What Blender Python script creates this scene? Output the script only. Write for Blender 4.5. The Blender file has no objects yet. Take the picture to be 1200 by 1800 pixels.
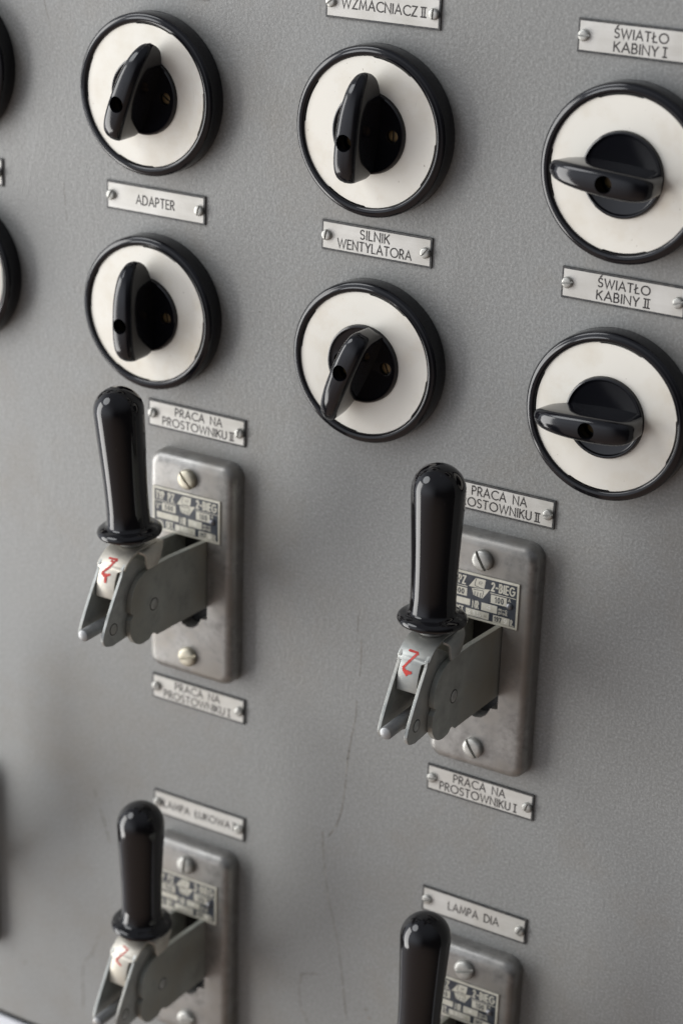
import bpy, bmesh, math, random
from mathutils import Vector, Matrix
from mathutils.geometry import tessellate_polygon
random.seed(7)
S = bpy.context.scene
COL = S.collection
PI = math.pi

# ------------------------------------------------------------------ camera
cam_d = bpy.data.cameras.new('camera')
cam = bpy.data.objects.new('camera', cam_d)
COL.objects.link(cam)
S.camera = cam
CAM_R = [(0.855518, 0.030771, -0.516857), (-0.214026, 0.929975, -0.298897), (-0.471467, -0.366332, -0.802197)]
CAM_C = (405.294, 165.371, 708.573)                      # mm: x right, z up, h out of the panel
def v3(x, z, h): return Vector((x / 1000.0, -h / 1000.0, z / 1000.0))
r_ = v3(*CAM_R[0]).normalized(); u_ = v3(*CAM_R[1]).normalized(); f_ = v3(*CAM_R[2]).normalized()
M = Matrix((r_, u_, -f_)).transposed().to_4x4()
M.translation = v3(*CAM_C)
cam.matrix_world = M
cam_d.sensor_fit = 'VERTICAL'
cam_d.sensor_height = 36.0
cam_d.lens = 3809.68 / 1800.0 * 36.0
cam_d.clip_start = 0.05
cam_d.clip_end = 50.0
cam_d.dof.use_dof = True
cam_d.dof.focus_distance = 0.818
cam_d.dof.aperture_fstop = 7.9
cam_d.dof.aperture_blades = 7

# ------------------------------------------------------------------ world, lamps, exposure
world = bpy.data.worlds.new('World')
S.world = world
world.use_nodes = True
bg = world.node_tree.nodes['Background']
wt = world.node_tree
def wnode(t): return wt.nodes.new(t)
geo = wnode('ShaderNodeTexCoord')
def lobe(d, lo, hi):
    dt = wnode('ShaderNodeVectorMath'); dt.operation = 'DOT_PRODUCT'
    dt.inputs[1].default_value = Vector(d).normalized()
    wt.links.new(geo.outputs['Generated'], dt.inputs[0])
    mr = wnode('ShaderNodeMapRange'); mr.interpolation_type = 'SMOOTHSTEP'
    mr.inputs['From Min'].default_value = lo; mr.inputs['From Max'].default_value = hi
    wt.links.new(dt.outputs['Value'], mr.inputs['Value'])
    return mr.outputs['Result']
def wmix(fac, a, b):
    x = wnode('ShaderNodeMix'); x.data_type = 'RGBA'
    wt.links.new(fac, x.inputs[0])
    for sock, v in ((x.inputs[6], a), (x.inputs[7], b)):
        if isinstance(v, bpy.types.NodeSocket): wt.links.new(v, sock)
        else: sock.default_value = (*v, 1)
    return x.outputs[2]
# a dim room: daylight comes in from the left, brownish floor below, darker to the right
room = wmix(lobe((-0.8, -0.6, 0.1), 0.25, 1.0), (0.040, 0.038, 0.037), (1.22, 1.28, 1.40))
room = wmix(lobe((0.1, -0.2, 1.0), 0.2, 1.0), room, (0.30, 0.32, 0.36))
room = wmix(lobe((-0.1, -0.5, -1.0), 0.35, 1.0), room, (0.44, 0.34, 0.285))
wt.links.new(room, bg.inputs['Color'])
bg.inputs['Strength'].default_value = 1.0
S.view_settings.view_transform = 'Standard'
S.view_settings.look = 'None'
S.view_settings.exposure = -0.08
S.view_settings.gamma = 1.0

def area(name, loc, target, sx, sy, power, color):
    l = bpy.data.lights.new(name, 'AREA')
    l.shape = 'RECTANGLE'; l.size = sx; l.size_y = sy; l.energy = power; l.color = color
    o = bpy.data.objects.new(name, l); COL.objects.link(o)
    o.location = loc
    d = Vector(target) - Vector(loc)
    o.rotation_euler = d.to_track_quat('-Z', 'Y').to_euler()
    return o
area('window_light', (-1.95, -1.05, -0.45), (0, 0, -0.2), 1.0, 2.5, 61, (1.0, 0.985, 0.96))
up = area('upper_fill_light', (-1.6, -1.3, 1.65), (0, 0, -0.2), 1.5, 1.3, 29, (0.97, 0.985, 1.0))  # added soft fill, placed high on the left for the handle-top highlights
up.data.shape = 'ELLIPSE'

# ------------------------------------------------------------------ materials
def mat(name, color, rough=0.5, metal=0.0, spec=0.5, coat=0.0):
    m = bpy.data.materials.new(name); m.use_nodes = True
    b = m.node_tree.nodes['Principled BSDF']
    b.inputs['Base Color'].default_value = (*color, 1)
    b.inputs['Roughness'].default_value = rough
    b.inputs['Metallic'].default_value = metal
    b.inputs['Specular IOR Level'].default_value = spec
    b.inputs['Coat Weight'].default_value = coat
    return m
class G:
    def __init__(s, m): s.t = m.node_tree; s.b = s.t.nodes['Principled BSDF']; s.tc = None
    def n(s, typ, **kw):
        x = s.t.nodes.new(typ)
        for k, v in kw.items():
            if k in x.inputs.keys(): x.inputs[k].default_value = v
            else: setattr(x, k, v)
        return x
    def l(s, a, b): s.t.links.new(a, b)
    def coord(s):
        if s.tc is None:
            oi = s.n('ShaderNodeObjectInfo')
            off = s.n('ShaderNodeVectorMath', operation='SCALE')
            off.inputs[0].default_value = (3.1, 1.7, 2.3); s.l(oi.outputs['Random'], off.inputs['Scale'])
            ad = s.n('ShaderNodeVectorMath', operation='ADD')
            s.l(s.n('ShaderNodeTexCoord').outputs['Object'], ad.inputs[0]); s.l(off.outputs[0], ad.inputs[1])
            s.tc = ad.outputs[0]
        return s.tc
    def noise(s, scale, detail=4, rough=0.5, vec=None, stretch=None):
        x = s.n('ShaderNodeTexNoise'); x.inputs['Scale'].default_value = scale
        x.inputs['Detail'].default_value = detail; x.inputs['Roughness'].default_value = rough
        v = vec or s.coord()
        if stretch:
            mp = s.n('ShaderNodeMapping'); mp.inputs['Scale'].default_value = stretch
            s.l(v, mp.inputs['Vector']); v = mp.outputs['Vector']
        s.l(v, x.inputs['Vector'])
        return x.outputs['Fac']
    def ramp(s, fac, stops):
        r = s.n('ShaderNodeValToRGB'); cr = r.color_ramp
        while len(cr.elements) < len(stops): cr.elements.new(0.5)
        for e, (p, c) in zip(cr.elements, stops):
            e.position = p; e.color = (*c, 1) if len(c) == 3 else c
        s.l(fac, r.inputs['Fac'])
        return r.outputs['Color']
    def mix(s, fac, a, b, mode='MIX'):
        x = s.n('ShaderNodeMix'); x.data_type = 'RGBA'; x.blend_type = mode
        for sock, v in ((x.inputs[0], fac), (x.inputs[6], a), (x.inputs[7], b)):
            if isinstance(v, bpy.types.NodeSocket): s.l(v, sock)
            else: sock.default_value = v if not isinstance(v, tuple) else (*v, 1)
        return x.outputs[2]
    def bump(s, height, strength, dist):
        x = s.n('ShaderNodeBump'); x.inputs['Strength'].default_value = strength
        x.inputs['Distance'].default_value = dist
        s.l(height, x.inputs['Height'])
        prev = s.b.inputs['Normal']
        if prev.is_linked: s.l(prev.links[0].from_socket, x.inputs['Normal'])
        s.l(x.outputs['Normal'], s.b.inputs['Normal'])
    def color(s, c): s.l(c, s.b.inputs['Base Color'])
    def rough(s, fac, lo, hi):
        x = s.n('ShaderNodeMapRange'); x.inputs['To Min'].default_value = lo; x.inputs['To Max'].default_value = hi
        x.inputs['From Min'].default_value = 0.3; x.inputs['From Max'].default_value = 0.7
        s.l(fac, x.inputs['Value']); s.l(x.outputs['Result'], s.b.inputs['Roughness'])

def g3(v): return (v, v, v)
# hammered grey enamel
m_panel = mat('grey_enamel', (0.22, 0.22, 0.215), 0.46)
g = G(m_panel)
fine = g.noise(930, 3, 0.6); mid = g.noise(520, 2, 0.5); big = g.noise(9, 5, 0.6)
c = g.ramp(fine, [(0.30, (0.168, 0.170, 0.165)), (0.50, (0.224, 0.227, 0.220)), (0.67, (0.314, 0.317, 0.308))])
c = g.mix(0.35, c, g.ramp(big, [(0.35, (0.212, 0.207, 0.193)), (0.65, (0.258, 0.260, 0.254))]))
c = g.mix(g.ramp(g.noise(60, 6, 0.7), [(0.70, g3(0)), (0.78, g3(0.25))]), c, (0.12, 0.11, 0.10))
patch = g.noise(17, 6, 0.68)
c = g.mix(g.ramp(patch, [(0.50, g3(0)), (0.72, g3(0.45))]), c, (0.205, 0.185, 0.155))
c = g.mix(g.ramp(g.noise(26, 7, 0.72, stretch=(1, 1, .45)), [(0.60, g3(0)), (0.74, g3(0.35))]), c, (0.30, 0.305, 0.30))
g.color(c); g.rough(big, 0.38, 0.52)
g.bump(mid, 0.22, 0.0005); g.bump(fine, 0.45, 0.00025)

m_scratch = mat('scratch_in_enamel', (0.135, 0.125, 0.115), 0.6)
g = G(m_scratch); n = g.noise(130, 4, 0.7)
g.color(g.ramp(n, [(0.35, (0.125, 0.116, 0.106)), (0.52, (0.170, 0.158, 0.140)), (0.66, (0.26, 0.25, 0.23))]))

m_black = mat('black_bakelite', (0.010, 0.010, 0.012), 0.2, spec=0.42)
g = G(m_black); n = g.noise(45, 5, 0.6)
g.rough(n, 0.09, 0.17)
dust = g.ramp(g.noise(700, 2, 0.5), [(0.76, g3(0)), (0.82, g3(.6))])
g.color(g.mix(dust, (0.0055, 0.0055, 0.0075), (0.05, 0.05, 0.05)))

m_handle = mat('black_handle_bakelite', (0.010, 0.010, 0.011), 0.14, spec=0.42)
g = G(m_handle); n = g.noise(60, 5, 0.6)
sc = g.ramp(g.noise(240, 4, 0.6, stretch=(1, 1, 0.12)), [(0.66, g3(0)), (0.72, g3(1))])
g.rough(g.mix(0.35, g.mix(0.5, n, g.noise(14, 6, 0.7)), sc), 0.06, 0.24); g.bump(g.noise(90, 3, 0.5), 0.05, 0.0004)
g.color(g.mix(g.ramp(g.noise(420, 4, 0.6, stretch=(1, 1, 0.25)), [(0.68, g3(0)), (0.75, g3(0.6))]), (0.006, 0.0055, 0.0065), (0.032, 0.030, 0.030)))

m_dial = mat('ivory_dial', (0.72, 0.69, 0.62), 0.38)
g = G(m_dial); n = g.noise(45, 5, 0.6)
c = g.ramp(n, [(0.28, (0.71, 0.66, 0.56)), (0.5, (0.785, 0.755, 0.68))])
speck = g.ramp(g.noise(650, 2, 0.4), [(0.76, g3(0)), (0.79, g3(0.55))])
c = g.mix(g.ramp(g.noise(24, 6, 0.7), [(0.52, g3(0)), (0.74, g3(0.55))]), c, (0.62, 0.53, 0.40))
c = g.mix(g.ramp(g.noise(160, 5, 0.7, stretch=(1, 1, .2)), [(0.66, g3(0)), (0.74, g3(0.4))]), c, (0.50, 0.46, 0.40))
g.color(g.mix(speck, c, (0.22, 0.17, 0.11))); g.rough(n, 0.34, 0.46); g.bump(g.noise(70, 3), 0.06, 0.0008)

m_gap = mat('dark_gap', (0.006, 0.005, 0.005), 0.6)
m_face = mat('engraved_plate_metal', (0.56, 0.545, 0.51), 0.42, metal=0.25)
g = G(m_face); n = g.noise(130, 4, 0.6, stretch=(0.15, 1, 2.5)); n2 = g.noise(55, 4, 0.6)
c = g.mix(0.5, g.ramp(n, [(0.3, (0.50, 0.485, 0.45)), (0.7, (0.62, 0.605, 0.57))]), g.ramp(n2, [(0.35, (0.47, 0.45, 0.40)), (0.65, (0.63, 0.62, 0.59))]))
g.color(c); g.rough(n2, 0.34, 0.5); g.bump(n, 0.05, 0.0003)
m_edge = mat('plate_border_lacquer', (0.030, 0.032, 0.033), 0.45)
g = G(m_edge); n = g.noise(500, 4, 0.65)
g.color(g.ramp(n, [(0.4, (0.024, 0.026, 0.028)), (0.75, (0.085, 0.08, 0.072))]))
m_ink = mat('engraved_ink', (0.022, 0.018, 0.017), 0.6)

def metal(name, dark, light, rough=(0.36, 0.52), met=0.6, scale=120, stain=None, stretch=None):
    m = mat(name, light, 0.45, met); g = G(m)
    n = g.noise(scale, 6, 0.62, stretch=stretch); n2 = g.noise(scale * 0.25, 5, 0.6)
    c = g.ramp(n, [(0.3, dark), (0.68, light)])
    if stain:
        c = g.mix(g.ramp(n2, [(0.46, g3(0)), (0.66, g3(0.8))]), c, stain)
    g.color(c); g.rough(n2, *rough); g.bump(g.noise(scale * 5, 3, 0.6), 0.10, 0.0002)
    return m
m_cover = metal('pressed_cover_steel', (0.208, 0.202, 0.192), (0.345, 0.338, 0.322), (0.32, 0.50), 0.60, 260, (0.225, 0.207, 0.183))
m_zinc = metal('zinc_plated_steel', (0.245, 0.252, 0.226), (0.385, 0.393, 0.358), (0.30, 0.52), 0.30, 130, (0.25, 0.228, 0.178))
m_arm = metal('arm_steel', (0.265, 0.273, 0.258), (0.42, 0.43, 0.408), (0.30, 0.46), 0.45, 180, (0.34, 0.32, 0.28))
m_saddle = metal('saddle_steel', (0.47, 0.44, 0.38), (0.64, 0.605, 0.53), (0.34, 0.48), 0.45, 260, (0.50, 0.45, 0.36))
m_screw = metal('screw_steel', (0.28, 0.278, 0.26), (0.46, 0.455, 0.425), (0.34, 0.5), 0.6, 400)
m_brass_screw = metal('yellowed_screw_steel', (0.31, 0.285, 0.22), (0.52, 0.485, 0.39), (0.34, 0.5), 0.6, 400)
m_brass = metal('dull_brass', (0.12, 0.08, 0.035), (0.22, 0.15, 0.07), (0.45, 0.55), 0.7, 400)
m_pin = metal('pin_steel', (0.18, 0.185, 0.19), (0.34, 0.345, 0.345), (0.38, 0.5), 0.6, 120, (0.25, 0.17, 0.11))
m_lead = metal('rivet_lead', (0.15, 0.15, 0.16), (0.25, 0.25, 0.26), (0.35, 0.45), 0.7, 300)
m_navy = mat('rating_plate_navy', (0.020, 0.024, 0.034), 0.40)
g = G(m_navy); g.color(g.ramp(g.noise(300, 4, 0.6), [(0.35, (0.015, 0.019, 0.028)), (0.75, (0.045, 0.05, 0.06))]))
m_pale = mat('rating_plate_pale_metal', (0.50, 0.48, 0.40), 0.42, metal=0.2)
g = G(m_pale); g.color(g.ramp(g.noise(220, 5, 0.65), [(0.3, (0.41, 0.39, 0.32)), (0.7, (0.56, 0.54, 0.465))]))
m_stamp = mat('stamped_shadow_metal', (0.33, 0.31, 0.26), 0.35, metal=0.3)  # darker copy of the plate metal, paints shade on the stamped figures
m_stamp_hi = mat('stamped_highlight_metal', (0.72, 0.70, 0.64), 0.3, metal=0.3)  # lighter copy, paints the highlight on the stamped figures
m_red = mat('red_paint', (0.56, 0.045, 0.028), 0.42)
g = G(m_red); g.color(g.ramp(g.noise(500, 4, 0.6), [(0.35, (0.42, 0.016, 0.010)), (0.65, (0.62, 0.040, 0.022))]))
m_void = mat('black_recess', (0.005, 0.005, 0.005), 0.7)
m_trim = mat('pale_trim', (0.66, 0.68, 0.72), 0.3)

# ------------------------------------------------------------------ mesh helpers (mm; x right, z up, h out of the panel)
def link_mesh(name, bm, m, parent=None, smooth=None, loc=None):
    bmesh.ops.recalc_face_normals(bm, faces=bm.faces)
    me = bpy.data.meshes.new(name); bm.to_mesh(me); bm.free()
    for mm in (m if isinstance(m, (list, tuple)) else [m]): me.materials.append(mm)
    o = bpy.data.objects.new(name, me); COL.objects.link(o)
    if smooth is not None: shade(me, smooth)
    if parent: o.parent = parent
    if loc is not None: o.location = loc
    return o
def shade(me, deg):
    bm = bmesh.new(); bm.from_mesh(me)
    for f in bm.faces: f.smooth = True
    for e in bm.edges:
        if len(e.link_faces) == 2:
            e.smooth = e.calc_face_angle(0) < math.radians(deg)
    bm.to_mesh(me); bm.free()
def baked(o):
    dg = bpy.context.evaluated_depsgraph_get()
    me = bpy.data.meshes.new_from_object(o.evaluated_get(dg))
    o.modifiers.clear(); old = o.data; o.data = me; bpy.data.meshes.remove(old)
def boolean(o, cutter):
    md = o.modifiers.new('cut', 'BOOLEAN'); md.operation = 'DIFFERENCE'; md.solver = 'EXACT'; md.object = cutter
    baked(o)
    bpy.data.objects.remove(cutter, do_unlink=True)
def bevel(o, w, seg=2, ang=30):
    md = o.modifiers.new('bev', 'BEVEL'); md.width = w / 1000; md.segments = seg
    md.limit_method = 'ANGLE'; md.angle_limit = math.radians(ang)
    baked(o)
def slab(bm, pts, h0, h1, holes=()):
    """flat polygon in the panel's plane, between heights h0 and h1"""
    loops = [list(pts)] + [list(x) for x in holes]
    top = [[bm.verts.new(v3(x, z, h1)) for x, z in lp] for lp in loops]
    bot = [[bm.verts.new(v3(x, z, h0)) for x, z in lp] for lp in loops]
    ft = sum(top, []); fb = sum(bot, [])
    for t in tessellate_polygon([[Vector((x, z, 0)) for x, z in lp] for lp in loops]):
        if len(set(t)) < 3: continue
        for fl, vs in ((1, ft), (0, fb)):
            try: bm.faces.new([vs[i] for i in t])
            except ValueError: pass
    for a, b in zip(top, bot):
        n = len(a)
        for i in range(n):
            try: bm.faces.new((a[i], a[(i + 1) % n], b[(i + 1) % n], b[i]))
            except ValueError: pass
def cheek(bm, pts, x0, x1):
    """flat polygon of (h, z) points standing square to the panel, between x0 and x1"""
    a = [bm.verts.new(v3(x0, z, h)) for h, z in pts]; b = [bm.verts.new(v3(x1, z, h)) for h, z in pts]
    for t in tessellate_polygon([[Vector((h, z, 0)) for h, z in pts]]):
        for vs in (a, b):
            try: bm.faces.new([vs[i] for i in t])
            except ValueError: pass
    n = len(a)
    for i in range(n): bm.faces.new((a[i], a[(i + 1) % n], b[(i + 1) % n], b[i]))
def box(bm, x0, x1, z0, z1, h0, h1):
    slab(bm, [(x0, z0), (x1, z0), (x1, z1), (x0, z1)], h0, h1)
def circ(cx, cz, r, n=40): return [(cx + r * math.cos(2 * PI * i / n), cz + r * math.sin(2 * PI * i / n)) for i in range(n)]
def rrect(x0, x1, z0, z1, r, n=6):
    p = []
    for cx, cz, a in ((x1 - r, z1 - r, 0), (x0 + r, z1 - r, 90), (x0 + r, z0 + r, 180), (x1 - r, z0 + r, 270)):
        for i in range(n + 1):
            t = math.radians(a + 90 * i / n); p.append((cx + r * math.cos(t), cz + r * math.sin(t)))
    return p
def lathe(bm, prof, axis='h', cx=0, cz=0, ch=0, n=64, cap=True):
    """prof: (radius, along-axis); axis 'h' out of the panel, 'z' upright, 'x' sideways"""
    rings = []
    for r, t in prof:
        ring = []
        for i in range(n):
            a = 2 * PI * i / n; c, s = r * math.cos(a), r * math.sin(a)
            if axis == 'h': q = (cx + c, cz + s, ch + t)
            elif axis == 'z': q = (cx + c, cz + t, ch + s)
            else: q = (cx + t, cz + c, ch + s)
            ring.append(bm.verts.new(v3(*q)))
        rings.append(ring)
    for a, b in zip(rings, rings[1:]):
        for i in range(n): bm.faces.new((a[i], a[(i + 1) % n], b[(i + 1) % n], b[i]))
    if cap:
        for rg in (rings[0], rings[-1]): bm.faces.new(rg)
def arcpts(cx, cy, r, a0, a1, n=6):
    return [(cx + r * math.cos(math.radians(a0 + (a1 - a0) * i / n)), cy + r * math.sin(math.radians(a0 + (a1 - a0) * i / n))) for i in range(n + 1)]
def ribbon(bm, pts, w, h0, h1, closed=False):
    n = len(pts); L = []; R = []
    for i in range(n):
        p = Vector(pts[i])
        a = Vector(pts[i - 1]) if (i > 0 or closed) else None
        b = Vector(pts[(i + 1) % n]) if (i < n - 1 or closed) else None
        d1 = (p - a).normalized() if a is not None else (b - p).normalized()
        d2 = (b - p).normalized() if b is not None else d1
        nrm = Vector((-(d1.y + d2.y), d1.x + d2.x))
        if nrm.length < 1e-4: nrm = Vector((-d1.y, d1.x))
        nrm.normalize()
        k = max(0.45, nrm.dot(Vector((-d1.y, d1.x))))
        off = nrm * (w / 2 / k)
        q = p
        if a is None: q = p - d1 * w * 0.35
        if b is None: q = p + d2 * w * 0.35
        L.append(q + off); R.append(q - off)
    vs = [[bm.verts.new(v3(q.x, q.y, h)) for q in side] for side in (L, R) for h in (h1, h0)]
    lt, lb, rt, rb = vs
    m = n if closed else n - 1
    for i in range(m):
        j = (i + 1) % n
        bm.faces.new((lt[i], lt[j], rt[j], rt[i])); bm.faces.new((lb[i], rb[i], rb[j], lb[j]))
        bm.faces.new((lt[i], lb[i], lb[j], lt[j])); bm.faces.new((rt[i], rt[j], rb[j], rb[i]))
    if not closed:
        for i in (0, n - 1): bm.faces.new((lt[i], rt[i], rb[i], lb[i]))

# ------------------------------------------------------------------ engraved lettering: strokes on a unit-high body
def ell(cx, cy, rx, ry, a0, a1, n=14):
    return [(cx + rx * math.cos(math.radians(a0 + (a1 - a0) * i / n)), cy + ry * math.sin(math.radians(a0 + (a1 - a0) * i / n))) for i in range(n + 1)]
GL = {
 'A': (.76, [[(0, 0), (.38, 1), (.76, 0)], [(.13, .33), (.63, .33)]]),
 'B': (.5, [[(0, 0), (0, 1), (.22, 1)] + ell(.22, .755, .24, .245, 90, -90, 8) + [(.02, .51)], [(.22, .51)] + ell(.24, .255, .26, .255, 90, -90, 8) + [(0, 0)]]),
 'C': (.78, [ell(.5, .5, .5, .5, 48, 312, 20)]),
 'D': (.7, [[(0, 0), (0, 1), (.22, 1)] + ell(.22, .5, .48, .5, 90, -90, 14) + [(0, 0)]]),
 'E': (.46, [[(.46, 1), (0, 1), (0, 0), (.46, 0)], [(0, .52), (.42, .52)]]),
 'G': (.8, [ell(.48, .5, .48, .5, 50, 360, 20) + [(.58, .5)]]),
 'I': (.06, [[(.03, 0), (.03, 1)]]),
 'J': (.3, [[(.3, 1), (.3, .2)] + ell(.15, .2, .15, .2, 0, -150, 7)]),
 'K': (.56, [[(0, 0), (0, 1)], [(.53, 1), (.04, .46)], [(.17, .60), (.56, 0)]]),
 'L': (.42, [[(0, 1), (0, 0), (.42, 0)]]),
 'Ł': (.50, [[(.08, 1), (.08, 0), (.50, 0)], [(-.06, .38), (.30, .66)]]),
 'M': (.86, [[(0, 0), (.12, 1), (.43, .12), (.74, 1), (.86, 0)]]),
 'N': (.66, [[(0, 0), (0, 1), (.66, 0), (.66, 1)]]),
 'O': (.98, [ell(.49, .5, .49, .5, 90, 450, 28)[:-1] + ['c']]),
 'P': (.48, [[(0, 0), (0, 1), (.2, 1)] + ell(.2, .73, .27, .27, 90, -90, 9) + [(0, .46)]]),
 'R': (.52, [[(0, 0), (0, 1), (.2, 1)] + ell(.2, .74, .27, .26, 90, -90, 9) + [(0.02, .48)], [(.2, .48), (.52, 0)]]),
 'S': (.5, [ell(.25, .755, .225, .245, 35, 270, 12) + ell(.25, .255, .25, .255, 90, -145, 13)[1:]]),
 'T': (.6, [[(0, 1), (.6, 1)], [(.3, 1), (.3, 0)]]),
 'U': (.6, [[(0, 1), (0, .3)] + ell(.3, .3, .3, .3, 180, 360, 12) + [(.6, 1)]]),
 'W': (1.1, [[(0, 1), (.28, 0), (.55, .95), (.82, 0), (1.1, 1)]]),
 'Y': (.62, [[(0, 1), (.31, .46), (.62, 1)], [(.31, .46), (.31, 0)]]),
 'Z': (.58, [[(0.02, 1), (.58, 1), (0, 0), (.58, 0)]]),
 '1': (.26, [[(.0, .78), (.2, 1), (.2, 0)]]),
 '2': (.5, [ell(.25, .75, .23, .25, 165, -30, 9) + [(0, 0), (.5, 0)]]),
 '3': (.5, [ell(.24, .76, .22, .24, 150, -90, 9) + ell(.24, .26, .26, .26, 90, -150, 9)[1:]]),
 '4': (.52, [[(.4, 0), (.4, 1), (0, .3), (.52, .3)]]),
 '5': (.5, [[(.45, 1), (.08, 1), (.04, .55)] + ell(.22, .31, .27, .31, 115, -145, 10)]),
 '7': (.5, [[(0, 1), (.5, 1), (.18, 0)]]),
 '9': (.5, [ell(.25, .72, .24, .28, 0, 360, 16), [(.49, .72), (.40, .2), (.1, .02)]]),
 '0': (.46, [ell(.23, .5, .23, .5, 90, 450, 18)[:-1] + ['c']]),
 '-': (.34, [[(0, .46), (.34, .46)]]),
 '.': (.05, [[(0, .0), (0.04, .06)]]),
 '~': (.5, [[(0, .45), (.12, .6), (.25, .52), (.38, .42), (.5, .58)]]),
 'V': (.62, [[(0, 1), (.31, 0), (.62, 1)]]),
 'H': (.56, [[(0, 0), (0, 1)], [(.56, 0), (.56, 1)], [(0, .5), (.56, .5)]]),
 'm': (.74, [[(0, 0), (0, .66)], [(0, .42)] + ell(.18, .46, .19, .2, 150, 0, 6) + [(.37, 0)], [(.37, .42)] + ell(.55, .46, .19, .2, 150, 0, 6) + [(.74, 0)]]),
 'c': (.46, [ell(.3, .33, .3, .33, 50, 310, 12)]),
 'p': (.52, [[(0, .66), (0, -.3)], ell(.26, .33, .26, .33, 0, 360, 14)]),
 'r': (.3, [[(0, 0), (0, .66)], [(0, .4), (.1, .58), (.3, .64)]]),
 'o': (.54, [ell(.27, .33, .27, .33, 90, 450, 14)[:-1] + ['c']]),
 'd': (.52, [[(.52, 0), (.52, 1)], ell(.26, .33, .26, .33, 0, 360, 14)]),
 '\u2160': (.40, [[(.2, 0), (.2, 1)], [(0, 1), (.4, 1)], [(0, 0), (.4, 0)]]),
 '\u2161': (.62, [[(.17, 0), (.17, 1)], [(.45, 0), (.45, 1)], [(0, 1), (.62, 1)], [(0, 0), (.62, 0)]]),
}
GL['Ś'] = (.5, GL['S'][1] + [[(.2, 1.15), (.36, 1.34)]])
def text(bm, s, cx, z0, height, width, w, h0, th=0.03, track=.24, space=.7, align='c'):
    """strokes of s, baseline z0, squeezed or stretched to width (mm); cx centre ('c') or left ('l')"""
    x = 0; items = []
    for ch in s:
        if ch == ' ': x += space; continue
        if ch == '_': x += .24; continue
        wd, st = GL[ch]; items.append((x, st)); x += wd + track
    total = x - track
    sx = width / total
    x0 = cx - width / 2 if align == 'c' else cx
    k = 0
    for gx, st in items:
        for line in st:
            closed = line[-1] == 'c'
            pts = [(x0 + (gx + p[0]) * sx, z0 + p[1] * height) for p in line if p != 'c']
            ribbon(bm, pts, w, h0, h0 + th + 0.012 * (k % 4), closed); k += 1

# ------------------------------------------------------------------ object helpers
def thing(name, label, cat, x, z, group=None):
    o = bpy.data.objects.new(name, None); COL.objects.link(o)
    o.empty_display_size = 0.01
    o.location = v3(x, z, 0); o['label'] = label; o['category'] = cat
    if group: o['group'] = group
    return o
def child_copy(src, parent, data=None):
    c = src.copy(); COL.objects.link(c); c.parent = parent
    for ch in src.children: child_copy(ch, c)
    return c
def part(name, data, parent, loc=(0, 0, 0), roty=0.0):
    o = bpy.data.objects.new(name, data); COL.objects.link(o); o.parent = parent
    o.location = loc; o.rotation_euler = (0, roty, 0)
    return o
def proto_mesh(name, bm, m, smooth=None, cut=None, bev=None):
    o = link_mesh(name, bm, m)
    for cb in (cut or []):
        co = link_mesh('cutter', cb, m_void); bpy.context.view_layer.update(); boolean(o, co)
    if bev: bpy.context.view_layer.update(); bevel(o, *bev)
    me = o.data; bpy.data.objects.remove(o, do_unlink=True)
    if smooth is not None: shade(me, smooth)
    me.name = name
    return me

# ------------------------------------------------------------------ the panel
bm = bmesh.new(); box(bm, -560, 420, -469.5, 260, -3, 0)
panel = link_mesh('panel', bm, m_panel); panel['kind'] = 'structure'
panel['label'] = 'grey hammered enamel front of a switchboard'
bm = bmesh.new(); box(bm, -560, 420, -600, -473.2, -1.5, 0)
trim = link_mesh('trim_rail', bm, m_trim)
trim['label'] = 'pale rail below the dark gap along the bottom edge of the grey panel'; trim['category'] = 'rail'
bm = bmesh.new(); box(bm, -560, 420, -600, 260, -30, -16)
back = link_mesh('cabinet', bm, m_gap); back['kind'] = 'structure'

SCR = [([(-1.44, -202.28), (-1.45, -210.89)], 0.5), ([(0.45, -212.55), (0.74, -220.06), (0.18, -228.95)], 0.6), ([(-0.72, -241.31), (-0.81, -248.0), (-2.69, -259.73), (-4.1, -269.19), (-4.76, -283.07), (-6.11, -295.01), (-8.77, -304.0), (-12.2, -309.2)], 0.8), ([(-15.22, -309.01), (-14.54, -318.81), (-12.95, -330.16), (-11.84, -338.16), (-9.07, -348.03), (-5.55, -361.34), (-3.22, -375.19), (-1.57, -386.94), (0.1, -398.77)], 0.7), ([(-15.38, -380.91), (-24.03, -383.86), (-25.06, -392.0), (-24.19, -400.5), (-20.19, -407.83)], 0.7), ([(-138.94, -326.13), (-132.96, -342.01), (-130.21, -350.72)], 0.9), ([(-136.58, -402.89), (-141.65, -416.62), (-146.17, -421.96), (-147.3, -430.74), (-147.09, -448.48)], 0.9), ([(-159.85, 33.42), (-157.33, 24.77)], 0.4), ([(-151.09, -42.22), (-149.61, -58.28)], 0.3)]
for pts, w in SCR:
    bm = bmesh.new()
    fine_pts = []
    for (a, b), (c_, d_) in zip(pts, pts[1:]):
        n = max(2, int(math.hypot(c_ - a, d_ - b) / 1.6))
        for i in range(n): fine_pts.append((a + (c_ - a) * i / n + random.uniform(-.14, .14), b + (d_ - b) * i / n))
    fine_pts.append(pts[-1])
    # ragged: broken into dashes of uneven width
    i = 0
    while i < len(fine_pts) - 2:
        k = min(len(fine_pts), i + random.randint(3, 9))
        if k - i > 1: ribbon(bm, fine_pts[i:k], w * random.uniform(.5, 1.0), 0.01, 0.03)
        i = k - 1 + (1 if random.random() < .3 else 0)
    link_mesh('scratch', bm, m_scratch, panel)
bm = bmesh.new()
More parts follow.
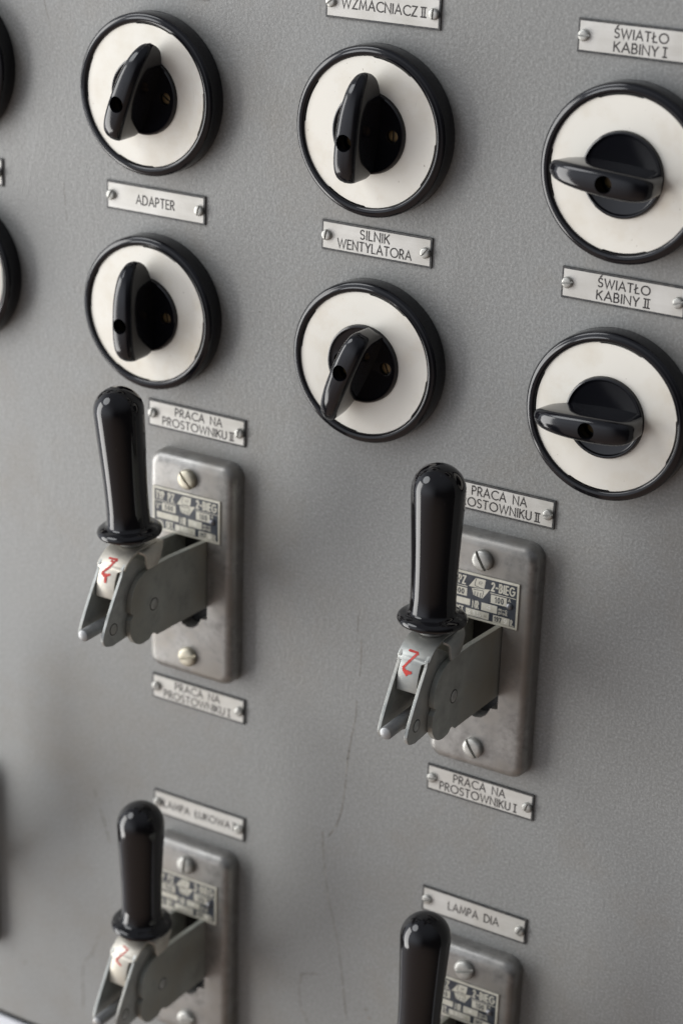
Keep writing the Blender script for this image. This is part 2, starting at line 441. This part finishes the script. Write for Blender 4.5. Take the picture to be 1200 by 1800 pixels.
for u, v, r in [(9.83, -390.06, 0.9), (11.45, -393.91, 1.3), (-177.6, -45.56, 0.35), (-52.29, -80.81, 0.35), (-183.02, -436.09, 0.9), (-15.26, -308.58, 0.6), (-38.47, -110.67, 0.3), (-37.45, 39.31, 0.3)]:
    slab(bm, [(u + r * random.uniform(.6, 1.2) * math.cos(a), v + r * random.uniform(.6, 1.2) * math.sin(a)) for a in [i * PI / 4 for i in range(8)]], 0.01, 0.035)
link_mesh('paint_chips', bm, m_scratch, panel)

# ------------------------------------------------------------------ screws
def slot_screw(name, r, hgt, slot, depth, m, flat=0.35):
    bm = bmesh.new()
    prof = [(r * .97, 0), (r, hgt * .15), (r, hgt * .5), (r * .975, hgt * .64), (r * .93, hgt * .76), (r * .85, hgt * .86), (r * .7, hgt * .93), (r * .45, hgt * .98), (.02, hgt)]
    lathe(bm, prof, n=36)
    cb = bmesh.new(); box(cb, -slot / 2, slot / 2, -r * 1.4, r * 1.4, hgt - depth, hgt + 2)
    return proto_mesh(name, bm, m, 35, [cb])
me_screw = slot_screw('small_screw', 2.15, 1.45, .7, .9, m_screw)
me_screw_big = slot_screw('cover_screw', 4.4, 2.6, 1.25, 1.5, m_screw)
me_screw_yel = slot_screw('cover_screw_yellowed', 4.4, 2.6, 1.1, 1.5, m_brass_screw)
me_screw_brass = slot_screw('brass_screw', 2.45, 1.2, .7, .8, m_brass)

# ------------------------------------------------------------------ nameplates
LW, LH = 49.2, 11.9
def rect(x0, x1, z0, z1): return [(x0, z0), (x1, z0), (x1, z1), (x0, z1)]
bm = bmesh.new(); box(bm, -LW / 2, LW / 2, -LH / 2, LH / 2, 0.02, 0.75)
me_np = proto_mesh('nameplate_base', bm, m_edge, None, None, (0.15, 2))
b_ = 0.85
bm = bmesh.new(); slab(bm, rect(-LW / 2 + b_, LW / 2 - b_, -LH / 2 + b_, LH / 2 - b_), 0.70, 0.80)
me_npf = proto_mesh('nameplate_face', bm, m_face)
def nameplate(x, z, lines, label, a1=0.3, a2=-0.3, w=0.54, rot=0.0):
    t = thing('nameplate', label, 'nameplate', x, z, 'engraved nameplates on the grey panel')
    t.rotation_euler = (0, rot, 0)
    part('plate', me_np, t)
    f = part('face', me_npf, t)
    bm = bmesh.new()
    for s, cx, z0, hg, wd in lines: text(bm, s, cx, z0, hg, wd, w, 0.80)
    link_mesh('lettering', bm, m_ink, f)
    part('screw', me_screw, t, v3(-LW / 2 + 2.6, 0.1, 0.8), a1)
    part('screw', me_screw, t, v3(LW / 2 - 2.7, -0.1, 0.8), a2)
    return t
R1, R2 = '\u2160', '\u2161'
NP = [
 (-103.5, -43.4, [('ADAPTER', 0.0, -1.9, 3.7, 18.9)], 'pale nameplate engraved ADAPTER between two rotary switches', .5, .25),
 (0.7, -44.0, [('SILNIK', -.6, .75, 3.5, 12.9), ('WENTYLATORA', -.7, -4.1, 3.5, 32.8)], 'pale nameplate engraved SILNIK WENTYLATORA', .2, .75),
 (104.4, -45.6, [('ŚWIATŁO', .4, .55, 3.2, 20.4), ('KABINY_' + R2, .4, -4.2, 3.3, 20.9)], 'pale nameplate engraved ŚWIATŁO KABINY II', 1.35, 1.2),
 (104.0, 44.3, [('ŚWIATŁO', -.3, .55, 3.2, 20.2), ('KABINY_' + R1, -.3, -4.2, 3.3, 20.0)], 'pale nameplate engraved ŚWIATŁO KABINY I', 1.5, .4),
 (-.3, 45.5, [('WZMACNIACZ_' + R2, 0.5, -1.7, 3.5, 36.0)], 'pale nameplate engraved WZMACNIACZ II at the top edge', .9, .05),
 (-82.6, -134.2, [('PRACA NA', 1.2, .75, 3.4, 23.5), ('PROSTOWNIKU_' + R2, 1.0, -4.2, 3.4, 36)], 'nameplate engraved PRACA NA PROSTOWNIKU II behind the left lever handle', .3, .2),
 (-80.7, -262.1, [('PRACA NA', -.3, .75, 3.4, 23.5), ('PROSTOWNIKU_' + R1, -.4, -4.2, 3.4, 35)], 'blurred nameplate engraved PRACA NA PROSTOWNIKU I under the left lever switch', .3, .7),
 (59.3, -137.6, [('PRACA NA', .6, .75, 3.5, 23.6), ('PROSTOWNIKU_' + R2, .2, -4.2, 3.5, 36.4)], 'nameplate engraved PRACA NA PROSTOWNIKU II partly covered by the middle lever handle', .3, 1.3),
 (59.2, -265.2, [('PRACA NA', -.3, .75, 3.5, 23.6), ('PROSTOWNIKU_' + R1, -.6, -4.2, 3.5, 35.3)], 'nameplate engraved PRACA NA PROSTOWNIKU I under the middle lever switch', 1.3, .3),
 (59.8, -323.3, [('LAMPA DIA', 0.0, -1.6, 3.6, 23.6)], 'nameplate engraved LAMPA DIA above the bottom lever handle', 1.2, .5),
 (-79.9, -320.3, [('LAMPA ŁUKOWA_' + R2, 0.8, -1.6, 3.4, 39.5)], 'blurred nameplate engraved LAMPA ŁUKOWA II above the lower left lever', .4, 1.0),
 (-103.3, 46.3, [], 'nameplate at the top edge above the upper left rotary switch, only its lower border showing', .4, .3),
 (-207.6, -42.5, [], 'nameplate at the left edge, only its right end with a screw showing', .4, .3),
]
for a in NP: nameplate(*a)

# ------------------------------------------------------------------ rotary switches
bm = bmesh.new()
prof = [(32.3, 0.0), (32.5, 0.6), (32.5, 6.6)]
prof += [(32.5 - 1.7 * (1 - math.cos(t)), 6.6 + 1.7 * math.sin(t)) for t in [i * PI / 10 for i in range(1, 6)]]
prof += [(30.2, 8.75), (29.5, 8.7), (28.9, 8.35), (28.65, 7.9), (28.6, 5.0)]
lathe(bm, prof, n=128, cap=False)
me_bezel = proto_mesh('bezel', bm, m_black, 40)
bm = bmesh.new(); lathe(bm, [(28.8, 6.4), (28.8, 6.9)], n=96)
me_under = proto_mesh('dial_seat', bm, m_gap)
# ivory dial: four lugs reach the bezel, the arcs between are cut back
pts = []
N = 240
for i in range(N):
    a = 360 * i / N
    k = (a - 8) % 90
    pts.append((28.5 if k < 56 else 28.08, a))
bm = bmesh.new()
slab(bm, [(r * math.cos(math.radians(a)), r * math.sin(math.radians(a))) for r, a in pts], 6.95, 7.75, [circ(0, 0, 15.75, 72)])
me_dial = proto_mesh('dial', bm, m_dial, None)
bm = bmesh.new()
lathe(bm, [(15.65, 6.0), (15.65, 8.6), (15.4, 9.1), (14.9, 9.3), (14.5, 9.2), (14.2, 8.8), (13.8, 8.6), (.2, 8.6)], n=80, cap=False)
cuts = []
for sx in (-1, 1):
    cb = bmesh.new(); lathe(cb, [(2.5, 6.15), (2.5, 12)], cx=sx * 10.3, n=28); cuts.append(cb)
def close_bottom(bm, z=6.0): pass
bm2 = bmesh.new()
lathe(bm2, [(15.65, 6.0), (15.65, 8.6), (15.4, 9.1), (14.9, 9.3), (14.5, 9.2), (14.2, 8.8), (13.8, 8.6), (.2, 8.6)], n=80, cap=True)
bm.free()
me_hub = proto_mesh('hub', bm2, m_black, 35, cuts)
# grip: lofted along s (tip at +s), cross-section a rounded trapezium
ST = [  # s, half width on top, half width at foot, foot h, top h
 (23.9, .5, .5, 15.4, 17.2), (23.5, 1.5, 1.2, 14.0, 18.6), (22.5, 2.4, 1.9, 12.4, 20.3), (20.8, 3.1, 2.5, 10.8, 22.0),
 (18.2, 3.6, 3.0, 9.6, 23.6), (14.8, 4.0, 3.5, 8.8, 24.8), (10.2, 4.35, 3.9, 8.3, 25.8), (5.0, 4.6, 4.15, 8.3, 26.3),
 (-1.0, 4.75, 4.3, 8.3, 26.5), (-6.0, 4.75, 4.3, 8.3, 26.4), (-10.5, 4.6, 4.1, 8.3, 25.9), (-13.5, 4.25, 3.8, 8.6, 25.0),
 (-15.5, 3.7, 3.3, 9.9, 23.8), (-16.7, 2.9, 2.6, 11.8, 22.3), (-17.2, 1.8, 1.6, 14.0, 20.6)]
def grip_section(s, wt, wb, hb, ht):
    out = []
    rt = min(2.7, wt * .92, (ht - hb) * .45)
    # right flank up, rounded crown corners, left flank down
    for sg in (1, -1):
        side = []
        for i in range(5):
            t = i / 4
            w = wb + (wt - wb) * t ** .8
            side.append((sg * w, hb + (ht - rt - hb) * t))
        cx = wt - rt
        for i in range(1, 6):
            a = i / 6 * PI / 2
            side.append((sg * (cx + rt * math.cos(a)), ht - rt + rt * math.sin(a)))
        side.append((sg * cx * .9, ht + .02)); side.append((sg * cx * .45, ht + .10))
        out.append(side)
    return [(x, s, h) for x, h in out[0]] + [(0, s, ht + .14)] + [(x, s, h) for x, h in reversed(out[1])]
def catmull(a, b, c, d, t):
    return tuple(.5 * ((2 * q) + (-p + r) * t + (2 * p - 5 * q + 4 * r - w) * t * t + (-p + 3 * q - 3 * r + w) * t ** 3) for p, q, r, w in zip(a, b, c, d))
dense = []
for i in range(len(ST) - 1):
    a = ST[max(0, i - 1)]; b, c_ = ST[i], ST[i + 1]; d = ST[min(len(ST) - 1, i + 2)]
    for k in range(4): dense.append(catmull(a, b, c_, d, k / 4))
dense.append(ST[-1])
bm = bmesh.new(); rows = []
for st in dense:
    rows.append([bm.verts.new(v3(*q)) for q in grip_section(*st)])
for a, b in zip(rows, rows[1:]):
    n = len(a)
    for i in range(n): bm.faces.new((a[i], a[(i + 1) % n], b[(i + 1) % n], b[i]))
bm.faces.new(rows[0]); bm.faces.new(rows[-1])
cb = bmesh.new(); lathe(cb, [(3.05, 19.0), (3.05, 25.2), (3.5, 28.5)], cz=-1.0, n=36)
me_grip = proto_mesh('grip', bm, m_black, 38, [cb])

def rotary(x, z, ang, dial_rot, label):
    t = thing('rotary_switch', label, 'rotary switch', x, z, 'black rotary switches with ivory dials')
    part('bezel', me_bezel, t)
    d = part('dial', me_dial, t, roty=math.radians(dial_rot))
    part('dial_seat', me_under, t)
    h = part('hub', me_hub, t)
    for sx in (-1, 1): part('screw', me_screw_brass, h, v3(sx * 10.3, 0, 6.2), random.uniform(-1, 1))
    gr = part('grip', me_grip, t, roty=math.radians(ang))
    part('screw', me_screw_brass, gr, v3(0, -1.0, 19.05), random.uniform(-1, 1))
    return t
for a in [
 (-103.5, 1.2, 21, 0, 'rotary switch with its grip tilted right of upright, above the ADAPTER nameplate'),
 (0.0, 0.0, 5, 10, 'rotary switch with upright grip under the WZMACNIACZ II nameplate'),
 (103.8, -1.3, 274, 75, 'rotary switch with its grip pointing left, under the ŚWIATŁO KABINY I nameplate'),
 (-103.0, -88.9, -1, 5, 'rotary switch with upright grip under the ADAPTER nameplate'),
 (1.0, -90.6, 203, 12, 'rotary switch with its grip pointing down and left under SILNIK WENTYLATORA'),
 (104.3, -91.7, 268, 0, 'rotary switch with its grip pointing left, under the ŚWIATŁO KABINY II nameplate'),
 (-207.6, 2.6, 0, 0, 'upper rotary switch cut off by the left edge, mostly its black bezel showing'),
 (-206.9, -87.2, 0, 0, 'lower rotary switch cut off by the left edge, bezel and a sliver of dial showing')]:
    rotary(*a)

# ------------------------------------------------------------------ lever switches (local mm about the cover's centre)
PW, PH2, HT, RR = 22.0, 50.5, 8.0, 4.2
def cover_mesh():
    bm = bmesh.new()
    loops = []
    for inset, h in [(0, 0.0), (0, HT - RR)] + [(RR * (1 - math.cos(t)), HT - RR + RR * math.sin(t)) for t in [i * PI / 12 for i in range(1, 7)]]:
        loops.append([bm.verts.new(v3(x, z, h)) for x, z in rrect(-PW + inset, PW - inset, -PH2 + inset, PH2 - inset, max(6.5 - inset, 2.0), 8)])
    n = len(loops[0])
    for a, b in zip(loops, loops[1:]):
        for i in range(n): bm.faces.new((a[i], a[(i + 1) % n], b[(i + 1) % n], b[i]))
    out = rrect(-PW + RR, PW - RR, -PH2 + RR, PH2 - RR, 2.3, 8)
    hole = [(-9.2, 17.5), (9.2, 17.5), (9.2, -20.9), (6.0, -21.4), (5.3, -23.0), (4.2, -24.9), (2.0, -26.5), (-1.0, -27.0), (-3.6, -26.0), (-5.3, -23.6), (-6.2, -21.4), (-9.2, -20.9)]
    hv = [bm.verts.new(v3(x, z, HT)) for x, z in hole]
    allv = loops[-1] + hv
    for t in tessellate_polygon([[Vector((x, z, 0)) for x, z in out], [Vector((x, z, 0)) for x, z in hole]]):
        try: bm.faces.new([allv[i] for i in t])
        except ValueError: pass
    hb = [bm.verts.new(v3(x, z, 1.0)) for x, z in hole]
    for i in range(len(hole)):
        j = (i + 1) % len(hole); bm.faces.new((hv[i], hv[j], hb[j], hb[i]))
    return proto_mesh('cover', bm, m_cover, 40)
me_cover = cover_mesh()
bm = bmesh.new(); box(bm, -15, 15, -31, 24, 0.2, 1.0); me_recess = proto_mesh('recess', bm, m_void)

BR = [(1.5, 15.0), (1.5, -15.2), (43.5, -14.3), (45.9, -12.4), (47.0, -12.6), (49.0, -14.2)] + \
     arcpts(52.9, -5.0, 9.6, 262, 352, 9) + [(62.2, -3.2), (62.0, -1.6), (60.4, -.2), (60.2, .7), (61.6, 1.6), (61.9, 3.4), (61.9, 5.0)] + \
     arcpts(49.6, 4.6, 12.2, 10, 85, 9) + [(46, 17.2), (34, 17.2)]
bm = bmesh.new(); cheek(bm, BR, 6.5, 8.8); me_br_r = proto_mesh('bracket_cheek_right', bm, m_zinc, None, None, (.38, 2, 40))
bm = bmesh.new(); cheek(bm, BR, -8.8, -6.8); me_br_l = proto_mesh('bracket_cheek_left', bm, m_zinc, None, None, (.25, 2, 40))
AR = [(58, 23.2)] + [(61.5, 23.0), (63.6, 21.2), (64.2, 18.7), (68.3, 12.2), (72.6, 5.0), (76.2, -1.8)] + arcpts(73.3, -5.2, 3.9, 20, -75, 6) + \
     [(70.8, -9.8), (60, -9.1), (50, -8), (42, -5), (39, 1), (40, 9), (44, 16), (50, 20.2), (54, 22.6)]
bm = bmesh.new(); cheek(bm, AR, 5.0, 6.4); me_ar_r = proto_mesh('arm_cheek_right', bm, m_arm, None, None, (.2, 2, 40))
bm = bmesh.new(); cheek(bm, AR, -6.4, -5.0); me_ar_l = proto_mesh('arm_cheek_left', bm, m_arm, None, None, (.2, 2, 40))
def rivet_mesh(name, x0, x1, r, h, z, m):
    bm = bmesh.new(); lathe(bm, [(r, 0), (r, (x1 - x0) * .6), (r * .9, x1 - x0)], axis='x', cx=x0, cz=z, ch=h, n=28)
    k = len(bm.faces)
    lathe(bm, [(r + .38, 0), (r + .38, .09), (r, .10)], axis='x', cx=x0 + .03, cz=z, ch=h, n=28, cap=False)
    bm.faces.ensure_lookup_table()
    for f in bm.faces[k:]: f.material_index = 1
    return proto_mesh(name, bm, [m, m_gap], 40)
me_pivot = rivet_mesh('pivot_rivet', 8.75, 9.05, 2.4, 46.0, .4, m_screw)
me_arivet = rivet_mesh('arm_rivet', 6.35, 6.6, 2.2, 70.4, -2.6, m_arm)
bm = bmesh.new(); lathe(bm, [(2.6, 0), (2.6, 36.2), (2.3, 36.9), (1.5, 37.3), (.3, 37.4)], cx=-0.3, cz=-2.9, ch=45.0, n=32)
me_pin = proto_mesh('pin', bm, m_pin, 40)
# saddle: bent sheet, wide over the arms, a narrow tongue in front, a hooked flap on its right rear
SP = [(36.5, 25.2), (42, 26.2), (48, 26.6), (54, 26.4), (57.5, 25.5), (60.2, 24.0), (62.4, 22.2), (64.0, 20.2)]
TP = [(64.0, 20.2), (65.4, 17.8), (66.4, 15.2), (67.0, 12.0), (67.2, 8.4)]
def sheet(bm, prof, th):
    """bent sheet: (h, z, left edge, right edge) along its outer face"""
    n = len(prof); rows = []
    for i, (h, z, xl, xr) in enumerate(prof):
        a = prof[max(0, i - 2)]; b = prof[min(n - 1, i + 2)]
        d = Vector((b[0] - a[0], b[1] - a[1])).normalized(); nr = Vector((-d.y, d.x))
        if nr.x + nr.y < 0: nr = -nr
        q = (h - nr.x * th, z - nr.y * th)
        rows.append([bm.verts.new(v3(xl, z, h)), bm.verts.new(v3(xr, z, h)), bm.verts.new(v3(xr, q[1], q[0])), bm.verts.new(v3(xl, q[1], q[0]))])
    for a, b in zip(rows, rows[1:]):
        for i in range(4): bm.faces.new((a[i], a[(i + 1) % 4], b[(i + 1) % 4], b[i]))
    bm.faces.new(rows[0]); bm.faces.new(rows[-1])
bm = bmesh.new()
full = SP + TP[1:]
dn = []
for i in range(len(full) - 1):
    a = full[max(0, i - 1)]; b, c_ = full[i], full[i + 1]; d = full[min(len(full) - 1, i + 2)]
    for k in range(3): dn.append(catmull(a, b, c_, d, k / 3))
dn.append(full[-1])
sheet(bm, [(h, z, *((-6.7, 6.9) if z > 20.9 or h < 50 else (-6.0, 5.6) if z > 20.0 else (-4.6, 4.0))) for h, z in dn], 1.3)
# flap: rounded shoulder then down past the cheek
fl = []
for k in range(7):
    a = k / 6 * PI / 2
    fl.append((6.9 + 3.0 * math.sin(a), 25.9 - 3.0 * (1 - math.cos(a))))
fl += [(9.95, 20.5), (9.95, 17.8)]
rows = []
for i, (x, z) in enumerate(fl):
    t = max(0, i - 1) / (len(fl) - 2)
    h0, h1 = 38.5 + 5.0 * t, 54.0 - 1.6 * min(1, t * 1.6)
    if i == len(fl) - 1: h0, h1 = 45.2, 51.3
    xi, zi = (x - 1.15 * math.sin(min(6, i) / 6 * PI / 2), z - 1.15 * math.cos(min(6, i) / 6 * PI / 2))
    rows.append([bm.verts.new(v3(x, z, h0)), bm.verts.new(v3(x, z, h1)), bm.verts.new(v3(xi, zi, h1)), bm.verts.new(v3(xi, zi, h0))])
for a, b in zip(rows, rows[1:]):
    for i in range(4): bm.faces.new((a[i], a[(i + 1) % 4], b[(i + 1) % 4], b[i]))
bm.faces.new(rows[0]); bm.faces.new(rows[-1])
bm_s = bm
me_saddle_a = proto_mesh('saddle', bm_s, m_saddle, 35, None, (.12, 2, 50))
me_saddle_b = me_saddle_a.copy(); me_saddle_b.materials[0] = m_arm
# handle
HZ, HH = 27.9, 50.0
pr_ = [(4.2, 1.2), (4.6, 2.1), (9.6, 2.5), (11.8, 2.8), (13.0, 3.5), (13.4, 4.5), (13.0, 5.5), (11.9, 6.3), (10.4, 6.8), (9.3, 7.4), (8.8, 8.4)]
for t, r in ((14, 8.7), (20, 8.75), (26, 8.9), (32, 9.15), (38, 9.45), (44, 9.75), (49, 10.0), (53, 10.15), (56, 10.2)): pr_.append((r, t))
for i in range(1, 13):
    a = i / 12 * PI / 2; pr_.append((max(.05, 10.2 * math.cos(a)), 56 + 10.0 * math.sin(a)))
bm = bmesh.new(); lathe(bm, pr_, axis='z', n=72)
me_handle = proto_mesh('handle', bm, m_handle, 50)
bm = bmesh.new(); lathe(bm, [(3.6, -2.0), (5.4, -1.9), (5.6, -1.3), (5.4, -.8), (4.7, -.4), (5.2, 0.0), (5.2, .6), (4.6, 1.0)], axis='z', cz=HZ + .9, ch=HH, n=40)
me_collar = proto_mesh('collar', bm, m_screw, 40)

# rating plate
RW, RH = 34.4, 19.4
def uv(u, v): return (-RW / 2 + u * RW, RH / 2 - v * RH)
def ubox(bm, u0, u1, v0, v1, h0, h1):
    a, b = uv(u0, v0), uv(u1, v1); box(bm, a[0], b[0], b[1], a[1], h0, h1)
bm = bmesh.new(); box(bm, -RW / 2, RW / 2, -RH / 2, RH / 2, 0.0, 0.5)
me_rbase = proto_mesh('rating_plate', bm, m_pale, None, None, (.12, 2))
bm = bmesh.new(); ubox(bm, .028, .972, .05, .95, .46, .54)
me_rfield = proto_mesh('printed_field', bm, m_navy)
def utext(bm, s, u0, u1, vb, vt, w, h0, track=.28, space=.4):
    a, b = uv(u0, vb), uv(u1, vt)
    text(bm, s, a[0] + w / 2, a[1] + w / 2, b[1] - a[1] - w, b[0] - a[0] - w, w, h0, .02, track, space, 'l')
bm = bmesh.new()
H0 = .54
utext(bm, 'TYP', .045, .175, .285, .09, .62, H0, .34); utext(bm, 'PZ', .225, .325, .285, .09, .62, H0, .34)
utext(bm, '2-BIEG', .645, .945, .29, .085, .66, H0, .36)
for (u0, u1, v0, v1) in ((.03, .345, .312, .328), (.64, .97, .322, .338), (.143, .344, .355, .53), (.65, .852, .36, .545), (.063, .39, .58, .72),
                         (.535, .737, .585, .752), (.34, .637, .785, .935), (.69, .90, .79, .945)):
    ubox(bm, u0, u1, v0, v1, H0 - .03, H0 + .03)
utext(bm, 'V', .05, .10, .53, .37, .4, H0); utext(bm, '~', .10, .135, .44, .37, .3, H0)
utext(bm, 'NR', .415, .505, .755, .58, .52, H0, .34)
utext(bm, 'NUM', .05, .165, .935, .765, .48, H0, .32); utext(bm, 'DET.', .2, .325, .935, .765, .48, H0, .32)
utext(bm, 'A', .868, .903, .43, .35, .26, H0)
utext(bm, 'm-c', .755, .865, .675, .60, .26, H0); utext(bm, 'prod.', .755, .875, .745, .67, .26, H0)
utext(bm, 'R.', .91, .955, .945, .80, .42, H0)
me_rtext = proto_mesh('pale_print', bm, m_pale)
bm = bmesh.new()
utext(bm, '500', .178, .31, .505, .38, .42, H0 + .03, .36); utext(bm, '100', .70, .815, .52, .385, .42, H0 + .03, .36)
utext(bm, '197', .705, .80, .925, .815, .42, H0 + .03, .34)
me_rink = proto_mesh('dark_print', bm, m_navy)
bm = bmesh.new()
utext(bm, '3', .36, .405, .91, .805, .34, H0 + .03); utext(bm, '1', .43, .455, .905, .81, .34, H0 + .03); utext(bm, '5', .485, .535, .92, .81, .34, H0 + .03)
utext(bm, '4', .60, .66, .71, .615, .3, H0 + .03); utext(bm, '9', .825, .87, .93, .815, .36, H0 + .03)
me_rstamp = proto_mesh('stamped_figures', bm, m_stamp_hi)
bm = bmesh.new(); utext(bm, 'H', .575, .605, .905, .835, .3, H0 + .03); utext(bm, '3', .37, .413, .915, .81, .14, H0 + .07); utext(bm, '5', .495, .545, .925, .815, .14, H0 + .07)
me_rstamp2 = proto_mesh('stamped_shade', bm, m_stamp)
bm = bmesh.new()
slab(bm, [uv(.362, .30), uv(.447, .085), uv(.575, .085), uv(.560, .285)], H0 - .02, H0 + .03)
slab(bm, [uv(.402, .325), uv(.634, .265), uv(.545, .50), uv(.43, .47)], H0 - .02, H0 + .045)
me_emb = proto_mesh('emblem', bm, m_pale)
bm = bmesh.new()
def uline(bm, pts, w, h0): ribbon(bm, [uv(*p) for p in pts], w, h0, h0 + .02)
uline(bm, [(.455, .09), (.438, .225), (.448, .262), (.56, .285)], .26, H0 + .03)
uline(bm, [(.495, .175), (.535, .175), (.537, .145), (.497, .145), (.487, .20), (.53, .205)], .14, H0 + .03)
uline(bm, [(.425, .345), (.545, .325), (.555, .345), (.535, .50)], .26, H0 + .045)
for k in range(3):
    uline(bm, [(.44 + .037 * k, .485), (.445 + .037 * k, .39)], .30, H0 + .045 + .004 * k)
me_emb2 = proto_mesh('emblem_print', bm, m_navy)
bm = bmesh.new(); lathe(bm, [(1.35, 0), (1.3, .4), (1.0, .8), (.5, 1.02), (.05, 1.05)], n=24)
me_rrivet = proto_mesh('rivet', bm, m_lead, 40)

def mark(kind, parent):
    """hand-painted red sign on the front tongue of the saddle"""
    bm = bmesh.new()
    def onsaddle(s):
        prof = SP[4:] + TP[1:]
        s = max(0, min(.999, s)) * (len(prof) - 1); i = int(s); t = s - i
        return tuple(prof[i][k] + (prof[i + 1][k] - prof[i][k]) * t for k in (0, 1))
    strokes = {'z': [[(-2.9, .24), (.9, .25), (1.3, .30)], [(1.1, .27), (-.8, .44), (-3.0, .62)], [(-3.0, .62), (-.4, .70), (1.0, .66)], [(-2.6, .65), (-.6, .74)], [(-1.2, .66), (0.9, .69)]],
               'z4': [[(-2.6, .20), (1.4, .19), (1.5, .24)], [(-1.0, .24), (.8, .28)], [(1.2, .22), (-.4, .40), (-3.0, .56)], [(-3.0, .56), (-1.2, .62), (1.0, .54)], [(-.8, .60), (-.5, .74)], [(-2.5, .57), (.4, .57)]],
               'i': [[(-2.0, .16), (1.4, .20)], [(1.2, .20), (-.6, .36), (-2.6, .52)], [(-2.6, .52), (-.8, .56), (.6, .60)]]}[kind]
    k = 0
    for st in strokes:
        w = {'z': 1.0, 'z4': 1.0, 'i': .75}[kind]
        P = []
        for (x0, s0), (x1, s1) in zip(st, st[1:]):
            for i in range(6): P.append((x0 + (x1 - x0) * i / 6, s0 + (s1 - s0) * i / 6))
        P.append(st[-1])
        # width runs across the stroke in (x, arc length) space; 26 mm of arc for s 0..1
        A = 21.0
        L = []; R = []
        for i, (x, s) in enumerate(P):
            a = P[max(0, i - 1)]; b = P[min(len(P) - 1, i + 1)]
            d = Vector((b[0] - a[0], (b[1] - a[1]) * A)).normalized()
            ww = w * random.uniform(.42, .6)
            for lst, sg in ((L, 1), (R, -1)):
                xx, ss = x - d.y * ww * sg, s + d.x * ww * sg / A
                h, z = onsaddle(ss); lift = .1 + .03 * k
                lst.append(bm.verts.new(v3(xx, z + lift * .7, h + lift)))
        for i in range(len(P) - 1): bm.faces.new((L[i], L[i + 1], R[i + 1], R[i]))
        k += 1
    return link_mesh('painted_mark', bm, m_red, parent)

def lever(x, z, label, kind, screws=(0.5, 0.5), saddle=None, yel=True, off=(0, 0, 0), lean=0.0, slip=(0, 0, 0), tip=0.0):
    t = thing('lever_switch', label, 'lever switch', x, z, 'lever switches with black handles')
    cv = part('cover', me_cover, t)
    part('recess', me_recess, cv)
    part('screw', me_screw_yel if yel else me_screw_big, cv, v3(-1.0, 41.3, HT - .1), screws[0])
    part('screw', me_screw_yel if yel else me_screw_big, cv, v3(-.4, -40.6, HT - .1), screws[1])
    rp = part('rating_plate', me_rbase, t, v3(-1.6, 25.2, HT + .02))
    part('printed_field', me_rfield, rp); part('pale_print', me_rtext, rp); part('dark_print', me_rink, rp)
    part('stamped_figures', me_rstamp, rp); part('stamped_shade', me_rstamp2, rp)
    part('emblem', me_emb, rp); part('emblem_print', me_emb2, rp)
    part('rivet', me_rrivet, rp, v3(*uv(.889, .515), .5))
    o = v3(*off)
    br = part('bracket_cheek', me_br_r, t, o); part('pivot_rivet', me_pivot, br)
    part('bracket_cheek', me_br_l, t, o)
    ar = part('arm_cheek', me_ar_r, t, o); part('rivet', me_arivet, ar)
    part('arm_cheek', me_ar_l, t, o)
    part('pin', me_pin, t, o)
    sd = part('saddle', saddle or me_saddle_a, t, o)
    if kind: mark(kind, sd)
    part('collar', me_collar, t, o)
    part('handle', me_handle, t, o + v3(slip[0], HZ + slip[1], HH + slip[2]), math.radians(lean)).rotation_euler.x = math.radians(tip)
    return t
lever(-80.5, -198.3, 'lever switch with bright saddle, red sign like Z and 4, between left PRACA NA plates', 'z4', (-.75, 1.2), lean=-3.0, tip=3.5)
lever(59.2, -201.0, 'sharply focused lever switch with a red Z, between the two middle PRACA NA plates', 'z', (-.55, -.6), me_saddle_b, False)
lever(-80.2, -384.0, 'blurred lever switch under the LAMPA ŁUKOWA II nameplate', 'i', (0.05, 1.2), me_saddle_a, False, (0.6, 0, -5.0), 2.0, (0.6, -1.0, 0), 3.5)
lever(62.0, -387.0, 'lever switch under the LAMPA DIA nameplate, cut off by the bottom edge', None, (1.2, .4), me_saddle_b, False, lean=2.0, slip=(0, -2.5, 0), tip=1.0)
lever(-220.2, -380.5, 'lever switch cut off by the left edge, only the right side of its cover showing', None)
